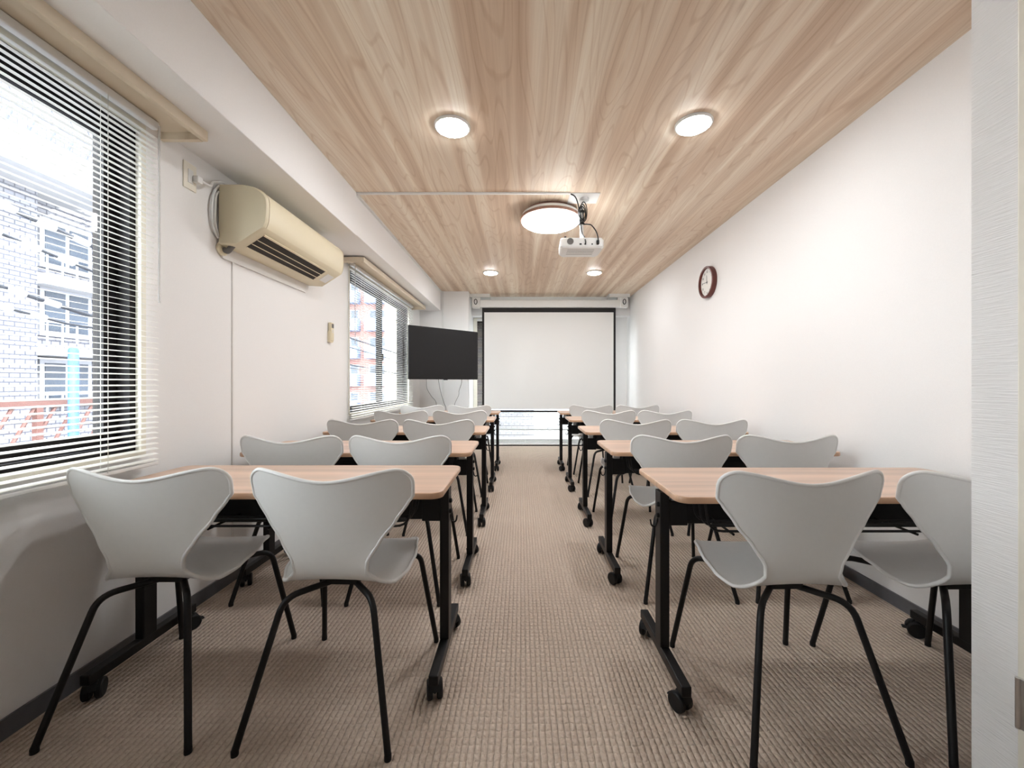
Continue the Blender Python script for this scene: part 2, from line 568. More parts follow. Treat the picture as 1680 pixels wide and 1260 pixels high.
# rear window, floor to lintel
def rear_window():
    root = tag(empty('window_3', (0.45, 6.82, 0)), 'tall dark framed window behind the projection screen', 'window', None, 'structure')
    def B(nm, mat, x0, x1, y0, y1, z0, z1, par=root):
        return MB().box(x0 - .45, x1 - .45, y0 - 6.82, y1 - 6.82, z0, z1).build(nm, mat, par)
    x0, x1, z0, z1 = -0.79, 1.52, 0.0, 2.145
    for a in ((x0, x0 + .06, z0, z1), (x1 - .06, x1, z0, z1)):
        B('casing', 'cream_paint', a[0], a[1], 6.74, 6.86, a[2], a[3])
    B('casing', 'cream_paint', x0 + .06, x1 - .06, 6.74, 6.86, z1 - .05, z1)
    x0 += .06; x1 -= .06; z1 -= .05
    B('window_frame', 'dark_alu', x0, x1, 6.75, 6.86, 0.0, 0.06)
    B('window_frame', 'dark_alu', x0, x1, 6.78, 6.86, z1 - .04, z1)
    B('window_frame', 'dark_alu', x0, x0 + .04, 6.78, 6.86, .06, z1 - .04)
    B('window_frame', 'dark_alu', x1 - .04, x1, 6.78, 6.86, .06, z1 - .04)
    xm = 1.02
    for p0, p1, y in ((x0 + .04, xm + .03, 6.80), (xm - .03, x1 - .04, 6.84)):
        m = MB()
        for q in ((p0, p0 + .045, .06, z1 - .04), (p1 - .045, p1, .06, z1 - .04), (p0 + .045, p1 - .045, .06, .10), (p0 + .045, p1 - .045, z1 - .085, z1 - .04), (p0 + .045, p1 - .045, .255, .29)):
            m.box(q[0] - .45, q[1] - .45, y - .012 - 6.82, y + .012 - 6.82, q[2], q[3])
        sash = m.build('sash', 'dark_alu', root)
        B('pane', 'glass', p0 + .045, p1 - .045, y - .003, y + .003, .10, .255, sash)
        B('pane', 'glass', p0 + .045, p1 - .045, y - .003, y + .003, .29, z1 - .085, sash)
rear_window()

# ------------------------------------------------------------------ curtain pelmets
def pelmet(label, y0, y1):
    root = empty('curtain_pelmet', (XL, y0, 2.098), label, 'pelmet', 'cream wooden pelmets over the side windows')
    L = y1 - y0
    MB().bbox(0.17, 0.193, 0, L, 0.0, 0.045, 0.003).build('front_board', 'cream_wood', root)
    MB().box(0.0, 0.17, 0.0, 0.02, 0, 0.045).build('end_board', 'cream_wood', root)
    MB().box(0.0, 0.17, L - 0.02, L, 0, 0.045).build('end_board', 'cream_wood', root)
    MB().box(0.0, 0.17, 0.02, L - 0.02, 0.030, 0.041).build('top_board', 'cream_wood', root)
pelmet('cream wooden pelmet over the window facing the tiled building', -0.05, 1.735)
pelmet('cream wooden pelmet over the window beside the television', 3.46, 5.72)

# ------------------------------------------------------------------ venetian blinds
def slat_mesh(L, width, along):
    m = MB()
    n = 4
    pts = []
    for i in range(n + 1):
        t = i / n - 0.5
        pts.append((t * width, 0.0022 * (1 - 4 * t * t)))
    vs, fs = [], []
    for e in (-L / 2, L / 2):
        for (a, h) in pts:
            vs.append((a, e, h) if along == 'Y' else (e, a, h))
    for i in range(n):
        fs.append((i, i + 1, n + 2 + i, n + 1 + i))
    m.add(vs, fs, True)
    return m.mesh('slat', M['slat'])

def blind(label, centre, L, z0, z1, along, tilt, ladders, wand):
    root = empty('venetian_blind', (centre[0], centre[1], z0), label, 'blind', 'white venetian blinds')
    H = z1 - z0
    def BX(nm, mat, a0, a1, d0, d1, h0, h1):
        m = MB()
        if along == 'Y':
            m.bbox(d0, d1, a0, a1, h0, h1, 0.003)
        else:
            m.bbox(a0, a1, d0, d1, h0, h1, 0.003)
        return m.build(nm, mat, root)
    BX('head_rail', 'white_plastic', -L / 2, L / 2, -0.014, 0.014, H - 0.03, H)
    BX('bottom_rail', 'white_plastic', -L / 2, L / 2, -0.012, 0.012, 0, 0.014)
    me = slat_mesh(L, 0.025, along)
    pitch = 0.0215
    n = int((H - 0.05) / pitch)
    for i in range(n):
        rot = (0, tilt, 0) if along == 'Y' else (tilt, 0, 0)
        inst('slat', me, root, (0, 0, 0.024 + i * pitch), rot)
    for a in ladders:
        for d in (-0.0135, 0.0135):
            p = [(d, a, 0.01), (d, a, H - 0.02)] if along == 'Y' else [(a, d, 0.01), (a, d, H - 0.02)]
            MB().tube(p, 0.0011, 5).build('ladder_cord', 'cord', root)
    if wand:
        a, d, ln = wand
        p = [(d, a, H - 0.02), (d, a, H - 0.02 - ln)] if along == 'Y' else [(a, d, H - 0.02), (a, d, H - 0.02 - ln)]
        MB().tube(p, 0.004, 8).build('tilt_wand', 'clear', root)
    return root
blind('white venetian blind over the window facing the tiled building', (XL + 0.045, 0.825), 1.65, 0.725, 2.125, 'Y', math.radians(11),
      (-0.55, 0.0, 0.62), (0.815, 0.022, 0.72))
blind('white venetian blind over the window beside the television', (XL + 0.045, 4.565), 2.02, 0.725, 2.125, 'Y', math.radians(14),
      (-0.75, 0.0, 0.75), (-0.98, 0.022, 0.7))
blind('white venetian blind hanging behind the projection screen', (0.38, 6.69), 2.20, 0.03, 2.12, 'X', math.radians(14),
      (-0.9, -0.3, 0.3, 0.9), (0.075, -0.022, 2.0))

# ------------------------------------------------------------------ ceiling lights
def downlight(x, y, label):
    root = empty('downlight', (x, y, ZC), label, 'ceiling light', 'flush round downlights')
    MB().lathe([(0.084, 0.0), (0.097, 0.0), (0.097, -0.006), (0.09, -0.012), (0.084, -0.012), (0.084, 0.0)], seg=48).build('trim_ring', 'white_plastic', root)
    MB().lathe([(0.083, -0.001), (0.083, -0.0135), (0.076, -0.018), (0.05, -0.0205), (0.0005, -0.022)], seg=48).build('diffuser', 'lamp_down', root)
downlight(-0.372, 2.19, 'round downlight near the entrance on the window side')
downlight(0.934, 2.17, 'round downlight near the entrance on the clock wall side')
downlight(-0.378, 5.09, 'round downlight near the screen on the window side')
downlight(0.933, 5.09, 'round downlight near the screen on the clock wall side')
def ceiling_lamp(x, y, label):
    root = empty('ceiling_lamp', (x, y, ZC), label, 'ceiling light')
    MB().lathe([(0.20, 0), (0.20, -0.02), (0.215, -0.024)], seg=64).build('base', 'ring', root)
    MB().lathe([(0.215, -0.024), (0.232, -0.028), (0.236, -0.048), (0.236, -0.05)], seg=64).build('upper_band', 'white_plastic', root)
    MB().lathe([(0.236, -0.05), (0.243, -0.052), (0.2445, -0.074), (0.236, -0.076)], seg=64).build('rim', 'ring', root)
    MB().lathe([(0.236, -0.0755), (0.234, -0.084), (0.215, -0.098), (0.15, -0.108), (0.001, -0.112)], seg=64).build('diffuser', 'lamp_big', root)
ceiling_lamp(0.245, 3.29, 'large round ceiling lamp with brown rim beside the projector')

# ------------------------------------------------------------------ cable raceways
tag(MB().bbox(-1.203, 0.365, 2.945, 2.965, ZC - 0.012, ZC, 0.002).build('cable_raceway', 'white_plastic'), 'thin white cable raceway across the ceiling to the projector', 'raceway', 'white cable raceways')
tag(MB().bbox(-1.218, -1.198, 2.966, YCOL - 0.001, ZC - 0.014, ZC, 0.002).build('cable_raceway', 'white_plastic'), 'thin white cable raceway along the beam edge', 'raceway', 'white cable raceways')
tag(MB().bbox(-1.196, -1.172, YCOL - 0.014, YCOL, 0.063, ZC, 0.002).build('cable_raceway', 'white_plastic'), 'white vertical cable raceway on the column behind the television', 'raceway', 'white cable raceways')

# ------------------------------------------------------------------ projector
root = empty('projector', (0.45, 2.95, 2.052), 'white projector hanging from a ceiling mount', 'projector')
def pbody():
    m = MB()
    lo = [(-0.158, 0.02), (-0.148, 0.0), (0.150, 0.0), (0.166, 0.03), (0.160, 0.20), (0.14, 0.232), (-0.13, 0.232), (-0.15, 0.20)]
    layers = [(0.0, 0.93), (0.012, 1.0), (0.062, 1.0), (0.074, 0.95)]
    vs, fs = [], []
    n = len(lo)
    for z, s in layers:
        for x, y in lo:
            vs.append((x * s, 0.116 + (y - 0.116) * s, z))
    for i in range(len(layers) - 1):
        for k in range(n):
            fs.append((i * n + k, i * n + (k + 1) % n, (i + 1) * n + (k + 1) % n, (i + 1) * n + k))
    fs += [tuple(range(n))[::-1], tuple(range(3 * n, 4 * n))]
    return m.add(vs, fs)
body = pbody().build('body', 'white_plastic', root)
for i in range(4):
    MB().box(-0.10, 0.10, 0.05 + i * 0.035, 0.053 + i * 0.035, -0.0012, 0.001).build('panel_seam', 'grey_cable', body)
MB().lathe([(0.024, -0.003), (0.024, 0.004)], (-0.085, 0.0, 0.045), 'Y', 24).build('speaker_grille', 'grey_cable', body)
for px, w_ in ((-0.01, 0.016), (0.025, 0.012), (0.075, 0.009), (0.115, 0.014)):
    MB().box(px - w_ / 2, px + w_ / 2, -0.003, 0.003, 0.020, 0.030).build('port', 'ink', body)
MB().lathe([(0.03, 0.0), (0.03, 0.016), (0.024, 0.018)], (-0.06, 0.228, 0.04), 'Y', 24).build('lens', 'black_plastic', body)
MB().lathe([(0.006, 0.0), (0.008, 0.01), (0.008, 0.014)], (-0.12, 0.02, 0.072), 'Z', 12).build('foot', 'black_plastic', body)
zt = ZC - 2.052
MB().bbox(-0.087, 0.137, 0.005, 0.176, zt - 0.006, zt, 0.002).build('ceiling_plate', 'white_plastic', root)
MB().lathe([(0.036, zt - 0.02), (0.036, zt - 0.006)], (0.03, 0.09, 0), 'Z', 24).build('mount_disc', 'steel', root)
MB().tube([(0.012, 0.09, zt - 0.02), (0.012, 0.09, 0.10)], 0.014, 14).build('pole', 'white_plastic', root)
MB().bbox(-0.035, 0.06, 0.05, 0.13, 0.072, 0.082, 0.002).bbox(0.002, 0.022, 0.075, 0.105, 0.08, 0.13, 0.002).build('mount_bracket', 'white_plastic', root)
MB().tube(smooth_path([(-0.08, 0.01, zt - 0.008), (-0.045, 0.03, zt - 0.02), (-0.02, 0.06, zt - 0.06), (-0.008, 0.075, zt - 0.12), (0.0, 0.07, zt - 0.2), (0.01, 0.06, 0.13), (0.022, 0.02, 0.08), (0.025, -0.012, 0.04), (0.025, -0.006, 0.025)]), 0.0045, 8).build('cable', 'black_plastic', root)
MB().tube(smooth_path([(0.005, 0.072, zt - 0.07), (0.02, 0.065, zt - 0.14), (0.015, 0.07, zt - 0.2), (0.05, 0.05, 0.19), (0.075, 0.03, 0.175), (0.105, 0.005, 0.12), (0.117, -0.012, 0.06), (0.116, -0.006, 0.028)]), 0.0045, 8).build('cable', 'black_plastic', root)
MB().bbox(0.106, 0.126, -0.016, 0.0, 0.022, 0.05, 0.003).build('plug', 'black_plastic', root)
for k in range(3):
    lp = []
    for a in range(24):
        t = 2 * PI * a / 24
        lp.append((0.008 + 0.026 * math.cos(t) + 0.006 * k, 0.062 - 0.01 * k + 0.012 * math.sin(t + k), zt - 0.125 + (0.055 + 0.008 * k) * math.sin(t)))
    MB().tube(lp, 0.0035, 6, closed=True).build('cable_coil', 'black_plastic', root)
for z in (zt - 0.11, zt - 0.175, zt - 0.2):
    MB().lathe([(0.022, z - 0.006), (0.022, z + 0.006)], (0.01, 0.08, 0), 'Z', 16).build('cable_tie', 'black_plastic', root)

# ------------------------------------------------------------------ air conditioner
AY0, AY1, AZ = 2.037, 2.93, 1.757
root = empty('air_conditioner', (XL, AY0, AZ), 'yellowed cream wall air conditioner under the beam', 'air conditioner')
prof = [(0.012, 0.005), (0.10, 0.0), (0.212, 0.072), (0.240, 0.090), (0.252, 0.12), (0.257, 0.17), (0.255, 0.235), (0.235, 0.268), (0.19, 0.297), (0.13, 0.312), (0.012, 0.312)]
L = AY1 - AY0
sm = smooth_path([(p[0], 0, p[1]) for p in prof[3:10]], 4)
poly = [prof[0], prof[1], prof[2]] + [(p.x, p.z) for p in sm] + [prof[-1]]
m = MB()
def inset(pl, s):
    cx, cz = 0.11, 0.16
    return [(cx + (x - cx) * s if x > 0.02 else x, cz + (z - cz) * s) for x, z in pl]
vs = []
st = [(0.0, 0.955), (0.006, 0.985), (0.016, 1.0), (L - 0.016, 1.0), (L - 0.006, 0.985), (L, 0.955)]
n = len(poly)
for yy, s in st:
    vs += [(x, yy, z) for x, z in inset(poly, s)]
fs = []
for i in range(len(st) - 1):
    for k in range(n):
        fs.append((i * n + k, i * n + (k + 1) % n, (i + 1) * n + (k + 1) % n, (i + 1) * n + k))
fs += [tuple(range(n))[::-1], tuple(range((len(st) - 1) * n, len(st) * n))]
m.add(vs, fs, True)
acb = m.build('body', 'cream', root)
# seams of front panel
MB().tube([(p[0] * 1.003, 0.10, p[1] * 1.001) for p in poly[2:-1]], 0.0012, 5).build('panel_seam', 'cream_wood', acb) if False else None
# outlet on the slanted underside
def under(t, off):
    a = Vector((0.10, 0.0, 0.0)); b = Vector((0.212, 0.0, 0.072))
    nrm = Vector((0.072, 0, -0.112)).normalized()
    p = a.lerp(b, t) + nrm * off
    return p
def strip(t0, t1, o0, o1, y0, y1):
    c = [under(t0, o0), under(t1, o0), under(t1, o1), under(t0, o1)]
    return MB().prism([(q.x, q.z) for q in c], y0, y1, 'Y')
strip(0.12, 0.97, -0.004, 0.0015, 0.055, 0.72).build('outlet', 'vent_dark', root)
for t0 in (0.12, 0.36, 0.62):
    strip(t0, t0 + 0.03, 0.0, 0.004, 0.055, 0.72).build('louvre', 'cream', root)
strip(0.93, 1.0, -0.002, 0.006, 0.05, 0.725).build('outlet_lip', 'cream', root)
strip(0.3, 0.85, -0.003, 0.002, 0.77, 0.86).build('display_panel', 'white_plastic', root)
m = MB()
pp = [(p[0] * 1.004, p[1]) for p in poly[3:-3]]
m.tube([(x + 0.0006, 0.018, z) for x, z in pp], 0.0013, 5).tube([(x + 0.0006, L - 0.018, z) for x, z in pp], 0.0013, 5)
m.build('panel_seam', 'cream_wood', acb)
MB().box(0.001, 0.011, 0.03, L - 0.06, -0.055, 0.30).build('mounting_plate', 'white', root)
MB().lathe([(0.034, 0.0), (0.034, 0.012), (0.028, 0.016)], (0.001, 0.03, -0.01), 'X', 28).build('pipe_cover', 'cream', root)
MB().tube(smooth_path([(0.016, 0.03, -0.012), (0.035, 0.03, -0.02), (0.05, 0.03, -0.005), (0.06, 0.035, 0.012)]), 0.014, 10).build('drain_pipe', 'grey_cable', root)
MB().tube(smooth_path([(0.012, -0.001, 0.30), (0.014, -0.03, 0.26), (0.015, -0.048, 0.20), (0.015, -0.05, 0.13), (0.014, -0.035, 0.07), (0.013, -0.004, 0.035)]), 0.0055, 8).build('cord', 'white_plastic', root)
MB().tube(smooth_path([(0.012, -0.001, 0.27), (0.014, -0.02, 0.24), (0.015, -0.030, 0.18), (0.015, -0.030, 0.11), (0.013, -0.004, 0.045)]), 0.0055, 8).build('cord', 'white_plastic', root)
MB().tube(smooth_path([(0.030, -0.133, 0.255), (0.045, -0.10, 0.252), (0.030, -0.065, 0.285), (0.018, -0.03, 0.305), (0.02, 0.01, 0.325), (0.03, 0.03, 0.318)]), 0.006, 8).build('power_cord', 'white_plastic', root)
MB().bbox(0.008, 0.036, -0.160, -0.130, 0.24, 0.272, 0.005).build('plug', 'white_plastic', root)
# wall socket
root = empty('wall_socket', (XL, 1.869, 1.957), 'cream wall socket beside the air conditioner with its plug in', 'socket')
MB().bbox(0.0, 0.0065, -0.036, 0.036, 0, 0.122, 0.002).build('cover_plate', 'cream_paint', root)
MB().bbox(0.0055, 0.009, -0.014, 0.014, 0.03, 0.092, 0.001).build('socket_insert', 'white_plastic', root)
# remote control
root = empty('remote_control', (XL, 3.235, 1.385), 'cream remote control in its wall holder by the window', 'remote control')
MB().bbox(0.0, 0.022, -0.028, 0.028, 0.0, 0.09, 0.003).build('holder', 'cream', root)
rb = MB().bbox(0.004, 0.030, -0.024, 0.024, 0.012, 0.158, 0.005).build('remote_body', 'cream', root)
MB().box(0.0295, 0.031, -0.017, 0.017, 0.115, 0.148).build('display', 'grey_cable', rb)
for k in range(4):
    MB().bbox(0.029, 0.032, -0.012 + 0.014 * (k % 2), -0.002 + 0.014 * (k % 2), 0.092 - 0.014 * (k // 2), 0.101 - 0.014 * (k // 2), 0.001).build('button', 'white_plastic', rb)

# ------------------------------------------------------------------ wall clock
CY, CZ = 3.785, 2.005
root = empty('wall_clock', (XR, CY, CZ), 'round red-brown wooden clock with white dial on the wall', 'clock')
R = 0.148
MB().lathe([(R - 0.004, 0.0), (R, -0.006), (R, -0.040), (R - 0.004, -0.045), (R - 0.018, -0.045), (R - 0.020, -0.028), (R - 0.020, 0.0)], (0, 0, 0), 'X', 56).build('case', 'clock_wood', root)
MB().lathe([(R - 0.019, -0.020), (R - 0.019, -0.024)], (0, 0, 0), 'X', 56).build('dial', 'paper', root)
def dial_text(txt, ang, r, size):
    cu = bpy.data.curves.new('numeral', 'FONT')
    cu.body = txt
    cu.size = size
    cu.align_x = 'CENTER'; cu.align_y = 'CENTER'
    cu.extrude = 0.0003
    tmp = bpy.data.objects.new('tmp', cu)
    COL.objects.link(tmp)
    dg = bpy.context.evaluated_depsgraph_get()
    me = bpy.data.meshes.new_from_object(tmp.evaluated_get(dg))
    bpy.data.objects.remove(tmp)
    me.materials.clear(); me.materials.append(M['ink'])
    o = inst('numeral', me, root, (-0.0248, -r * math.sin(ang), r * math.cos(ang)))
    o.rotation_euler = Matrix(((0, 0, -1), (-1, 0, 0), (0, 1, 0))).to_euler()
    return o
for h in range(1, 13):
    dial_text(str(h), 2 * PI * h / 12, 0.098, 0.030)
for k in range(60):
    a = 2 * PI * k / 60
    ln = 0.008 if k % 5 == 0 else 0.005
    if k % 5 == 0:
        MB().tube([(-0.0245, -0.120 * math.sin(a), 0.120 * math.cos(a)), (-0.0245, -(0.120 + ln) * math.sin(a), (0.120 + ln) * math.cos(a))], 0.0009, 4).build('tick', 'ink', root)
def hand(nm, ang, ln, wd, off, back=0.018):
    d = (-math.sin(ang), math.cos(ang)); p = (d[1], -d[0])
    q = [(-d[0] * back + p[0] * wd, -d[1] * back + p[1] * wd), (d[0] * ln + p[0] * wd * 0.6, d[1] * ln + p[1] * wd * 0.6), (d[0] * ln - p[0] * wd * 0.6, d[1] * ln - p[1] * wd * 0.6), (-d[0] * back - p[0] * wd, -d[1] * back - p[1] * wd)]
    MB().prism(q, -off, -off - 0.001, 'X').build(nm, 'ink', root)
hand('hour_hand', 2 * PI * 11.76 / 12, 0.068, 0.0032, 0.026)
hand('minute_hand', 2 * PI * 45.5 / 60, 0.098, 0.0024, 0.0275)
MB().lathe([(0.006, -0.024), (0.006, -0.030)], (0, 0, 0), 'X', 16).build('hub', 'ink', root)

# ------------------------------------------------------------------ television
tl = Vector((-183 * 5.0 / 660, 5.0)); tr_ = Vector((-70 * 5.72 / 660, 5.72))
tvw = (tr_ - tl).length
ang = math.atan2(tr_.y - tl.y, tr_.x - tl.x)
tvh = 0.677
tz = 1.06 + (628 - 622.5) * 5.3 / 660
mid = (tl + tr_) / 2
root = empty('television', (mid.x, mid.y, tz), 'large black flat television in the corner on a wall arm', 'television', None, ang)
# local: x along width, -y towards the room
MB().bbox(-tvw / 2, tvw / 2, 0.0, 0.035, 0, tvh, 0.004).build('frame', 'black_plastic', root)
MB().box(-tvw / 2 + 0.008, tvw / 2 - 0.008, -0.0012, 0.002, 0.014, tvh - 0.008).build('screen', 'tv_screen', root)
MB().bbox(-0.03, 0.03, -0.002, 0.012, -0.008, 0.002, 0.002).build('sensor_tab', 'black_plastic', root)
MB().bbox(-0.28, 0.28, 0.03, 0.075, 0.08, 0.5, 0.01).build('back_housing', 'black_plastic', root)
MB().bbox(-0.1, 0.1, 0.075, 0.095, 0.2, 0.45, 0.003).build('mount_plate', 'black_metal', root)
# folding arm to the column front (world point -> local)
def tv_loc(x, y, z):
    v = Matrix.Rotation(-ang, 4, 'Z') @ Vector((x - mid.x, y - mid.y, 0))
    return (v.x, v.y, z - tz)
m = MB()
m.tube([(0, 0.09, 0.32), tv_loc(-0.93, 5.78, tz + 0.32), tv_loc(-1.07, YCOL - 0.02, tz + 0.32)], 0.02, 10)
m.build('wall_arm', 'black_metal', root)
wp = MB()
a = tv_loc(-1.07, YCOL - 0.012, tz + 0.2)
wpm = MB().bbox(-0.05, 0.05, -0.011, 0.011, 0, 0.25, 0.002).build('wall_plate', 'black_metal', root)
wpm.location = a
wpm.rotation_euler = (0, 0, -ang)
def hang(pts, r=0.0035):
    MB().tube(smooth_path(pts, 8), r, 6).build('cable', 'grey_cable', root)
hang([(-0.26, 0.05, 0.06), (-0.26, 0.05, -0.03), (-0.245, 0.06, -0.12), (-0.17, 0.08, -0.22), (-0.09, 0.10, -0.30), (-0.08, 0.12, -0.42), (-0.11, 0.18, -0.7), (-0.10, 0.22, -1.08)])
hang([(-0.08, 0.05, 0.06), (-0.075, 0.05, -0.04), (-0.03, 0.07, -0.18), (0.03, 0.09, -0.32), (0.08, 0.12, -0.42), (0.08, 0.2, -0.7), (0.05, 0.25, -1.08)])
hang([(0.29, 0.05, 0.06), (0.285, 0.05, -0.05), (0.26, 0.07, -0.15), (0.265, 0.09, -0.22), (0.22, 0.12, -0.34), (0.21, 0.16, -0.5), (0.15, 0.2, -0.8), (0.12, 0.25, -1.08)])

# ------------------------------------------------------------------ projection screen
SY = 6.36
def sx(px): return (px - 854) * SY / 660
def sz(py): return CAM_H - (py - 628) * SY / 660
root = empty('projection_screen', (sx(900.5), SY, sz(673)), 'white pull-down projection screen with black border', 'projection screen')
ox, oz = sx(900.5), sz(673)
def SB(nm, mat, x0, x1, d0, d1, z0, z1, par=root):
    return MB().box(x0 - ox, x1 - ox, d0, d1, z0 - oz, z1 - oz).build(nm, mat, par)
x0, x1, z0, z1 = sx(791), sx(1010), sz(676), sz(504)
cl = SB('screen_cloth', 'screen_cloth', sx(794.5), sx(1006.5), -0.0015, 0.0015, sz(671), sz(512.5))
SB('top_border', 'screen_black', x0, x1, -0.0015, 0.0015, sz(512.5), z1)
SB('side_border', 'screen_black', x0, sx(794.5), -0.0015, 0.0015, z0, sz(512.5))
SB('side_border', 'screen_black', sx(1006.5), x1, -0.0015, 0.0015, z0, sz(512.5))
MB().tube([(x0 - ox, 0, z0 + 0.01 - oz), (x1 - ox, 0, z0 + 0.01 - oz)], 0.014, 10).build('weight_bar', 'screen_black', root)
hz0, hz1 = sz(505), sz(493.5)
MB().bbox(sx(787) - ox, sx(1017) - ox, -0.045, 0.05, hz0 - oz, hz1 - oz + 0.01, 0.02, 3).build('roller_case', 'white_plastic', root)
for xa, xb in ((sx(774.5), sx(787.5)), (sx(1016.5), sx(1029.5))):
    e = MB().bbox(xa - ox, xb - ox, -0.05, 0.055, hz0 - 0.004 - oz, hz1 + 0.05 - oz, 0.015, 3).build('end_cap', 'white_plastic', root)
    xc = (xa + xb) / 2 - ox
    lp = [(xc + 0.022 * math.cos(t * PI / 8), -0.056, (hz0 + hz1) / 2 + 0.03 - oz + 0.04 * math.sin(t * PI / 8)) for t in range(16)]
    MB().tube(lp, 0.006, 6, closed=True).build('hook', 'black_plastic', e)
for xa, xb in ((sx(770), sx(804)), (sx(998), sx(1032))):
    MB().bbox(xa - ox, xb - ox, -0.06, 0.16, ZC - 0.055 - oz, ZC - oz, 0.004).build('ceiling_bracket', 'white_plastic', root)
    xc = (xa + xb) / 2 - ox
    MB().box(xc - 0.02, xc + 0.02, -0.02, 0.02, hz1 - oz, ZC - 0.05 - oz).build('bracket_stem', 'white_plastic', root)

# ------------------------------------------------------------------ chairs
def interp(tab, x):
    if x <= tab[0][0]: return tab[0][1]
    for (a, b), (c, d) in zip(tab, tab[1:]):
        if x <= c:
            t = (x - a) / (c - a)
            t = t * t * (3 - 2 * t) * 0.35 + t * 0.65
            return b + (d - b) * t
    return tab[-1][1]

def chair_shell():
    prof = [(.222, .418), (.206, .438), (.165, .449), (.10, .446), (.02, .437), (-.05, .430), (-.100, .434), (-.133, .456), (-.150, .50), (-.160, .57), (-.170, .65), (-.182, .72), (-.200, .795)]
    pts = smooth_path([(0, y, z) for y, z in prof], 10)
    ln = [0.0]
    for a, b in zip(pts, pts[1:]):
        ln.append(ln[-1] + (b - a).length)
    T = ln[-1]
    def at(s):
        s = max(0.0, min(T, s))
        for i in range(len(ln) - 1):
            if s <= ln[i + 1]:
                t = (s - ln[i]) / max(1e-9, ln[i + 1] - ln[i])
                return pts[i].lerp(pts[i + 1], t)
        return pts[-1]
    # arc length of key profile points
    key = [ln[i * 10] for i in range(len(prof))]
    wt = [(0.0, .186), (key[1], .190), (key[2], .201), (key[3], .211), (key[4], .208), (key[5], .182), (key[6], .143), (key[7], .113), (key[8], .117), (key[9], .152), (key[10], .200), (key[11], .238), (T - .055, .252), (T, .254)]
    NU, NV = 32, 56
    grid = []
    for j in range(NV + 1):
        v = j / NV
        # denser near the ends
        v = v + 0.03 * math.sin(2 * PI * v) * -1
        row = []
        for i in range(NU + 1):
            tt = -1 + 2 * i / NU
            u = math.copysign(1 - (1 - abs(tt)) ** 1.7, tt)
            au = abs(u)
            k = min(1.0, au / 0.90)
            k = k * k * (3 - 2 * k)
            top = T - 0.036 * (1 - k)
            e = max(0.0, (au - 0.80) / 0.20)
            top -= 0.046 * (1 - math.sqrt(max(0.0, 1 - e * e)))
            e = max(0.0, (au - 0.45) / 0.55)
            bot = 0.006 * au * au + 0.085 * (1 - math.sqrt(max(0.0, 1 - e * e)))
            s = bot + (top - bot) * v
            wdt = interp(wt, T * v)
            x = u * wdt
            p = at(s)
            y, z = p.y, p.z
            bk = max(0.0, min(1.0, (s - key[7]) / 0.16)); bk = bk * bk * (3 - 2 * bk)
            y += 0.052 * bk * (x / .247) ** 2
            se = 1 - max(0.0, min(1.0, (s - key[4]) / (key[8] - key[4])))
            z += 0.010 * se * (x / .21) ** 2
            low = math.exp(-((s - key[6]) / 0.06) ** 2)
            z -= 0.009 * low * (x / .14) ** 2
            row.append(Vector((x, y, z)))
        grid.append(row)
    m = MB()
    n1 = NU + 1
    nor = []
    for j in range(NV + 1):
        for i in range(n1):
            a = grid[min(j + 1, NV)][i] - grid[max(j - 1, 0)][i]
            b = grid[j][min(i + 1, NU)] - grid[j][max(i - 1, 0)]
            nn = b.cross(a)
            nor.append(nn.normalized() if nn.length > 1e-12 else Vector((0, 0, 1)))
    flat = [p for r in grid for p in r]
    for sgn in (1, -1):
        vs = [p + n_ * 0.0035 * sgn for p, n_ in zip(flat, nor)]
        fs = []
        for j in range(NV):
            for i in range(NU):
                f = (j * n1 + i, j * n1 + i + 1, (j + 1) * n1 + i + 1, (j + 1) * n1 + i)
                fs.append(f if sgn > 0 else f[::-1])
        m.add(vs, fs, True)
    loop = [grid[0][i] for i in range(n1)] + [grid[j][NU] for j in range(1, NV + 1)] + [grid[NV][i] for i in range(NU - 1, -1, -1)] + [grid[j][0] for j in range(NV - 1, 0, -1)]
    m.tube(loop, 0.0062, 8, closed=True)
    me = bpy.data.meshes.new('shell')
    me.from_pydata(m.v, [], m.f)
    me.update()
    bm = bmesh.new(); bm.from_mesh(me)
    bmesh.ops.recalc_face_normals(bm, faces=bm.faces[-len(loop) * 8:])
    bm.to_mesh(me); bm.free()
    for p in me.polygons:
        p.use_smooth = True
    me.materials.append(M['chair_white'])
    return me

def make_chair():
    root = empty('chair', (0, 0, 0))
    inst('shell', chair_shell(), root)
    MB().bbox(-0.055, 0.055, -0.075, 0.065, 0.398, 0.424, 0.004).build('seat_plate', 'black_metal', root)
    for sx_ in (-1, 1):
        for sy_ in (-1, 1):
            fx, fy, bx, by = (0.232, 0.262, 0.188, 0.180) if sy_ > 0 else (0.220, -0.255, 0.138, -0.158)
            path = fillet([(0.02 * sx_, -0.005 + 0.03 * sy_, 0.402), (bx * sx_, by, 0.398), (fx * sx_, fy, 0.012)], 0.045, 7)
            lg = MB().tube(path, 0.0098, 10).build('leg', 'black_metal', root)
            MB().lathe([(0.0098, 0.0), (0.0102, 0.001), (0.0102, 0.014), (0.0098, 0.016)], (fx * sx_, fy, 0), 'Z', 12).build('foot_cap', 'black_plastic', lg)
    return root

rows = {'left': [1.31, 2.06, 2.93, 3.87, 4.79], 'right': [1.262, 2.08, 2.925, 3.88, 4.79]}
txl, txr = -0.857, 1.075
ordw = ['fifth', 'fourth', 'third', 'second', 'first']
side_txt = {'left': 'window-side row', 'right': 'clock-wall row'}
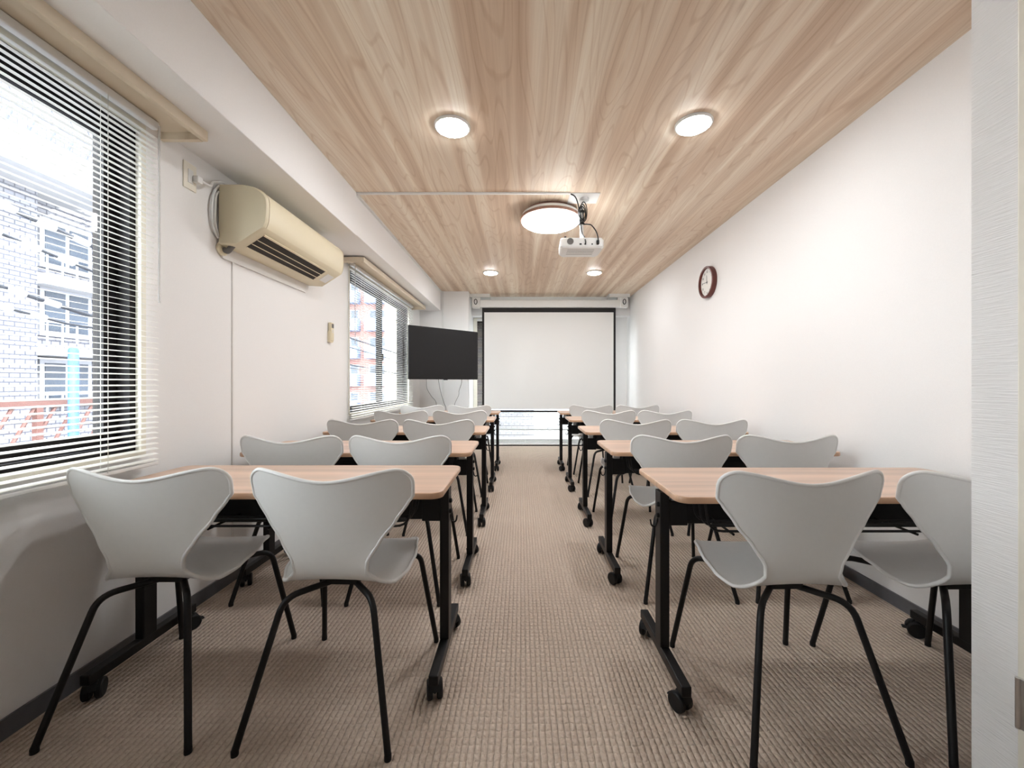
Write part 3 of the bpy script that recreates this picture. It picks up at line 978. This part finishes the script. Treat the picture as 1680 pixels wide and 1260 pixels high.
# (x, y of feet centre, rotation) per chair, from the photo
seat = {
 'left': [((-1.172, 1.407, 0.0), (-0.585, 1.392, -0.03)), ((-1.155, 2.165, 0.0), (-0.607, 2.165, 0.0)), ((-1.143, 3.05, 0.0), (-0.592, 3.04, 0.01)),
          ((-1.143, 3.985, 0.0), (-0.580, 3.985, 0.0)), ((-1.165, 4.90, 0.0), (-0.605, 4.90, 0.0))],
 'right': [((0.85, 1.362, 0.03), (1.41, 1.36, 0.0)), ((0.820, 2.185, 0.0), (1.362, 2.19, 0.0)), ((0.831, 3.04, 0.0), (1.385, 3.045, 0.0)),
           ((0.845, 3.99, 0.0), (1.385, 3.99, 0.0)), ((0.836, 4.90, 0.0), (1.385, 4.90, 0.0))]}
proto = make_chair()
used = False
for side in ('left', 'right'):
    for k in range(5):
        for q in range(2):
            c = copy_tree(proto) if used else proto
            used = True
            x, y, rz = seat[side][k][q]
            c.location = (x, y, 0)
            c.rotation_euler = (0, 0, rz)
            wall_seat = (q == 0) if side == 'left' else (q == 1)
            tag(c, 'white shell chair, %s seat at the %s table from the screen, %s' % ('wall-side' if wall_seat else 'aisle-side', ordw[k], side_txt[side]),
                'chair', 'white shell chairs at the tables')

# ------------------------------------------------------------------ tables
def rounded_rect(hx, hy, r, n=6):
    out = []
    for cx, cy, a0 in ((hx - r, hy - r, 0), (-hx + r, hy - r, PI / 2), (-hx + r, -hy + r, PI), (hx - r, -hy + r, 1.5 * PI)):
        for k in range(n + 1):
            a = a0 + PI / 2 * k / n
            out.append((cx + r * math.cos(a), cy + r * math.sin(a)))
    return out

def wheel_mesh():
    return MB().lathe([(0.012, -0.0095), (0.027, -0.0095), (0.031, -0.006), (0.031, 0.006), (0.027, 0.0095), (0.012, 0.0095)], (0, 0, 0), 'X', 24).mesh('wheel', M['black_plastic'])

def make_table():
    root = empty('training_table', (0, 0, 0))
    inn = rounded_rect(0.594, 0.219, 0.036)
    out = rounded_rect(0.600, 0.225, 0.040)
    n = len(inn)
    t = MB().prism(inn, 0.679, 0.7, 'Z')
    t.build('table_top', 'laminate', root)
    vs, fs = [], []
    lay = [(inn, 0.6785), (rounded_rect(0.598, 0.223, 0.039), 0.6795), (out, 0.683), (out, 0.695), (rounded_rect(0.598, 0.223, 0.039), 0.699), (inn, 0.7001)]
    for pl, z in lay:
        vs += [(x, y, z) for x, y in pl]
    for i in range(len(lay) - 1):
        for k in range(n):
            fs.append((i * n + k, i * n + (k + 1) % n, (i + 1) * n + (k + 1) % n, (i + 1) * n + k))
    MB().add(vs, fs, True).build('edge_band', 'edge', root)
    MB().bbox(-0.552, 0.552, -0.018, 0.018, 0.545, 0.622, 0.003).build('cross_beam', 'black_metal', root)
    # wire shelf
    b = MB()
    for y in (-0.165, -0.115, -0.065, 0.06, 0.11, 0.16):
        b.tube(fillet([(-0.49, y, 0.675), (-0.475, y, 0.572), (0.475, y, 0.572), (0.49, y, 0.675)], 0.045, 5), 0.0042, 7)
    for x in (-0.40, -0.2, 0.0, 0.2, 0.40):
        b.tube([(x, -0.175, 0.565), (x, 0.17, 0.565)], 0.0042, 7)
    b.tube([(-0.47, -0.175, 0.60), (0.47, -0.175, 0.60)], 0.0042, 7)
    b.tube([(-0.45, 0.17, 0.60), (0.45, 0.17, 0.60)], 0.0042, 7)
    b.build('wire_shelf', 'black_metal', root)
    MB().box(-0.50, 0.50, -0.03, -0.018, 0.625, 0.678).box(-0.50, 0.50, 0.02, 0.032, 0.625, 0.678).build('under_rail', 'black_metal', root)
    wm = wheel_mesh()
    for s in (-1, 1):
        x = 0.571 * s
        lg = MB().bbox(x - 0.017, x + 0.017, -0.028, 0.028, 0.098, 0.662, 0.003).build('leg', 'black_metal', root)
        for z in (0.575, 0.615):
            MB().lathe([(0.009, 0.0), (0.009, 0.008), (0.005, 0.010)], (x + s * 0.017, -0.012, z), 'X', 12).build('bolt', 'black_plastic', lg) if s > 0 else MB().lathe([(0.005, -0.010), (0.009, -0.008), (0.009, 0.0)], (x - 0.017, -0.012, z), 'X', 12).build('bolt', 'black_plastic', lg)
        hk = fillet([(x + s * 0.017, 0.0, 0.56), (x + s * 0.024, 0.0, 0.53), (x + s * 0.04, 0.0, 0.53), (x + s * 0.044, 0.0, 0.555)], 0.01, 4)
        MB().tube(hk, 0.003, 7).build('bag_hook', 'black_metal', lg)
        MB().bbox(x - 0.016, x + 0.016, -0.219, 0.219, 0.066, 0.1, 0.003).build('foot_rail', 'black_metal', root)
        MB().bbox(x - s * 0.017 - 0.004 * s, x - s * 0.017 - s * 0.075, -0.02, 0.02, 0.548, 0.66, 0.003) if False else None
        xa, xb = sorted((x - s * 0.017, x - s * 0.085))
        br = MB().bbox(xa, xb, -0.024, 0.024, 0.54, 0.628, 0.003).build('side_bracket', 'black_metal', root)
        xa, xb = sorted((x - s * 0.03, x - s * 0.06))
        MB().bbox(xa, xb, -0.06, 0.05, 0.655, 0.679, 0.003).build('tilt_bracket', 'steel', root)
        xa, xb = sorted((x - s * 0.028, x - s * 0.062))
        MB().bbox(xa, xb, -0.015, 0.015, 0.625, 0.66, 0.002).build('pivot', 'steel', root)
        for j, yy in enumerate((-0.192, 0.192)):
            rz = [0.5, -0.6, 0.25, 1.0][(j + (1 + s))]
            c = MB().lathe([(0.010, 0.045), (0.014, 0.052), (0.014, 0.066)], (0, 0, 0), 'Z', 14).bbox(-0.004, 0.004, -0.012, 0.028, 0.03, 0.055, 0.002)
            c.prism([(-0.020, 0.040), (0.026, 0.034), (0.032, 0.046), (0.014, 0.060), (-0.012, 0.060)], -0.013, 0.013, 'X')
            cs = c.build('caster', 'black_plastic', root)
            cs.location = (x, yy, 0)
            cs.rotation_euler = (0, 0, rz)
            for wx in (-0.0165, 0.0165):
                inst('wheel', wm, cs, (wx, 0.012, 0.031))
            MB().bbox(-0.012, 0.012, 0.036, 0.056, 0.026, 0.032, 0.002).build('brake_pedal', 'black_plastic', cs)
    return root
tp = make_table()
used = False
for side in ('left', 'right'):
    for k in range(5):
        t = copy_tree(tp) if used else tp
        used = True
        t.location = ((txl if side == 'left' else (1.095 if k == 0 else txr)), rows[side][k] + 0.225, 0)
        tag(t, 'wood-topped training table on black casters, %s from the screen in the %s' % (ordw[k], side_txt[side]), 'table', 'training tables')

# ------------------------------------------------------------------ outside
tag(MB().box(-60, 60, -20, 90, -6.3, -6.0).build('ground', 'asphalt'), 'grey street far below the windows', 'street', None, 'structure')

def tiled_block():
    root = empty('apartment_building', (-7.0, 6, -6), 'pale tiled apartment block across the street with curved balcony rails', 'building')
    def B(nm, mat, x0, x1, y0, y1, z0, z1, par=root):
        return MB().box(x0 + 7, x1 + 7, y0 - 6, y1 - 6, z0 + 6, z1 + 6).build(nm, mat, par)
    B('wall', 'tile_side', -10, -7.0, 1.0, 10.5, -6, 5.6)
    B('pier', 'tile_side', -7.0, -6.75, 4.2, 5.62, -6, 3.85)
    B('pier', 'tile_side', -7.0, -6.75, 9.0, 9.9, -6, 3.85)
    bal = B('balcony', 'concrete', -7.0, -6.15, 3.2, 9.9, 3.75, 4.22)
    for i in range(30):
        y = 3.3 + i * 0.22
        MB().tube(smooth_path([(0.80, y - 6, 10.22), (0.88, y - 6, 10.36), (0.90, y - 6, 10.55), (0.80, y - 6, 10.72)], 4), 0.018, 6).build('rail_bar', 'rail_grey', bal)
    MB().tube([(0.80, -2.75, 10.72), (0.80, 3.8, 10.72)], 0.024, 6).build('hand_rail', 'rail_grey', bal)
    for z0 in (2.75, 1.75, 0.7, -0.9):
        for y0, y1 in ((5.80, 6.5), (6.62, 7.9)):
            wf = B('window', 'rail_white', -7.0, -6.93, y0, y1, z0, z0 + 0.72)
            B('pane', 'far_glass', -6.935, -6.92, y0 + 0.06, (y0 + y1) / 2 - 0.03, z0 + 0.07, z0 + 0.65, wf)
            B('pane', 'far_glass', -6.935, -6.92, (y0 + y1) / 2 + 0.03, y1 - 0.06, z0 + 0.07, z0 + 0.65, wf)
            rl = MB()
        g = B('window_rail', 'rail_white', -6.82, -6.80, 5.75, 7.95, z0 + 0.18, z0 + 0.21)
        for i in range(12):
            B('rail_bar', 'rail_white', -6.82, -6.80, 5.78 + i * 0.195, 5.795 + i * 0.195, z0 - 0.1, z0 + 0.18, g)
    B('ledge', 'concrete', -7.0, -6.6, 5.62, 9.0, 2.45, 2.6)
    B('ledge', 'concrete', -7.0, -6.6, 5.62, 9.0, 1.45, 1.56)
tiled_block()
tag(MB().lathe([(0.045, -6.0), (0.045, 1.43), (0.03, 1.45)], (-5.0, 4.50, 0), 'Z', 20).build('street_pole', 'blue_paint' if False else 'blue_pole'), 'blue pole in the street before the tiled building', 'pole')
root = empty('street_railing', (-5.4, 4.5, -6), 'brown railing with slanted bars below the tiled building', 'railing')
MB().box(-0.03, 0.03, -1.6, 3.0, 6.78, 6.86).build('top_rail', 'brown_rail', root)
MB().box(-0.02, 0.02, -1.6, 3.0, 6.25, 6.30).build('bottom_rail', 'brown_rail', root)
for yy in (-1.5, 0.0, 1.5, 2.9):
    MB().box(-0.03, 0.03, yy - 0.03, yy + 0.03, 0.0, 6.78).build('post', 'brown_rail', root)
for i in range(22):
    y = -1.5 + i * 0.2
    MB().tube([(0, y, 6.27), (0, y + 0.28, 6.8)], 0.018, 6).build('bar', 'brown_rail', root)
    
for i, (z0, dz, lab) in enumerate(((2.45, -0.20, 'topmost dark overhead cable with pale sleeves outside the window'), (2.33, -0.22, 'second dark overhead cable from the top outside the window'),
                                   (1.98, -0.24, 'third dark overhead cable from the top outside the window'), (1.86, -0.2, 'lowest dark overhead cable outside the window'))):
    root = empty('overhead_cable', (-4.0 - 0.25 * i, 3.0, z0), lab, 'cable', 'overhead street cables')
    MB().tube([(0, -6, -6 * dz * 0.9), (0, 0, 0), (0, 1.2, dz * 0.9), (0, 12, dz * 2.5)], 0.013 if i % 2 else 0.02, 7).build('wire', 'cable_dark', root)
    for k in range(3):
        y = 0.05 + k * 0.27 + i * 0.1
        MB().tube([(0, y, y * dz * 0.75), (0, y + 0.13, (y + 0.13) * dz * 0.75)], 0.032, 8).build('sleeve', 'concrete', root)

def red_block():
    root = empty('apartment_building', (-18, 42, -6), 'red and pale blue apartment block seen through the window beside the television', 'building')
    B = lambda nm, mat, x0, x1, y0, y1, z0, z1, par=root: MB().box(x0, x1, y0, y1, z0, z1).build(nm, mat, par)
    B('wall', 'red_tile', -7, 5.2, 0, 8, 0, 26)
    for f in range(8):
        z = 1.0 + f * 2.85
        for x in (-6.2, -3.4, -0.6, 2.2):
            bal = B('balcony', 'pale_blue', x - 0.15, x + 1.9, -1.0, 0.0, z, z + 1.25)
            wf = B('window', 'rail_white', x, x + 1.75, -0.08, 0.0, z + 1.25, z + 2.25)
            B('pane', 'far_glass', x + 0.1, x + 0.82, -0.1, -0.07, z + 1.33, z + 2.17, wf)
            B('pane', 'far_glass', x + 0.93, x + 1.65, -0.1, -0.07, z + 1.33, z + 2.17, wf)
red_block()
def cream_block():
    root = empty('apartment_building', (-9.6, 24, -6), 'cream rendered building with thin ledges seen beside the red block', 'building')
    B = lambda nm, mat, x0, x1, y0, y1, z0, z1, par=root: MB().box(x0, x1, y0, y1, z0, z1).build(nm, mat, par)
    B('wall', 'cream_render', 1.5, 6.0, 0, 10, 0, 17)
    for z in (2.3, 4.4, 6.6, 8.3, 10.8, 13.2, 15.4):
        B('ledge', 'concrete', 1.4, 6.1, -0.25, 0, z, z + 0.14)
cream_block()
root = empty('balcony', (0.45, 7.6, 0), 'white parapet balcony outside the tall window', 'balcony')
MB().box(-2.0, 2.0, -0.74, 0.7, -0.2, -0.03).build('slab', 'concrete', root)
MB().box(-0.18, 2.0, 0.6, 0.7, -0.03, 1.1).build('parapet', 'concrete', root)
MB().box(-2.0, -0.18, 0.6, 0.7, -0.03, 1.1).build('tiled_parapet', 'tile_front', root)
MB().box(-2.0, 2.0, 0.57, 0.73, 1.1, 1.15).build('coping', 'concrete', root)
root = empty('office_building', (0.45, 18, -6), 'pale building beyond the balcony behind the projection screen', 'building')
MB().box(-3, 11, 0, 6, 0, 18).build('wall', 'concrete', root)
wmesh = MB().box(0, 1.6, -0.06, 0, 0, 1.3).mesh('window', M['rail_white'])
pmesh = MB().box(0.08, 1.52, -0.08, -0.05, 0.08, 1.22).mesh('pane', M['far_glass'])
for f in range(5):
    for x in (-2.6, -0.5, 2, 4.5, 7, 9):
        o = inst('window', wmesh, root, (x, 0, 1.5 + f * 3.2))
        inst('pane', pmesh, o)
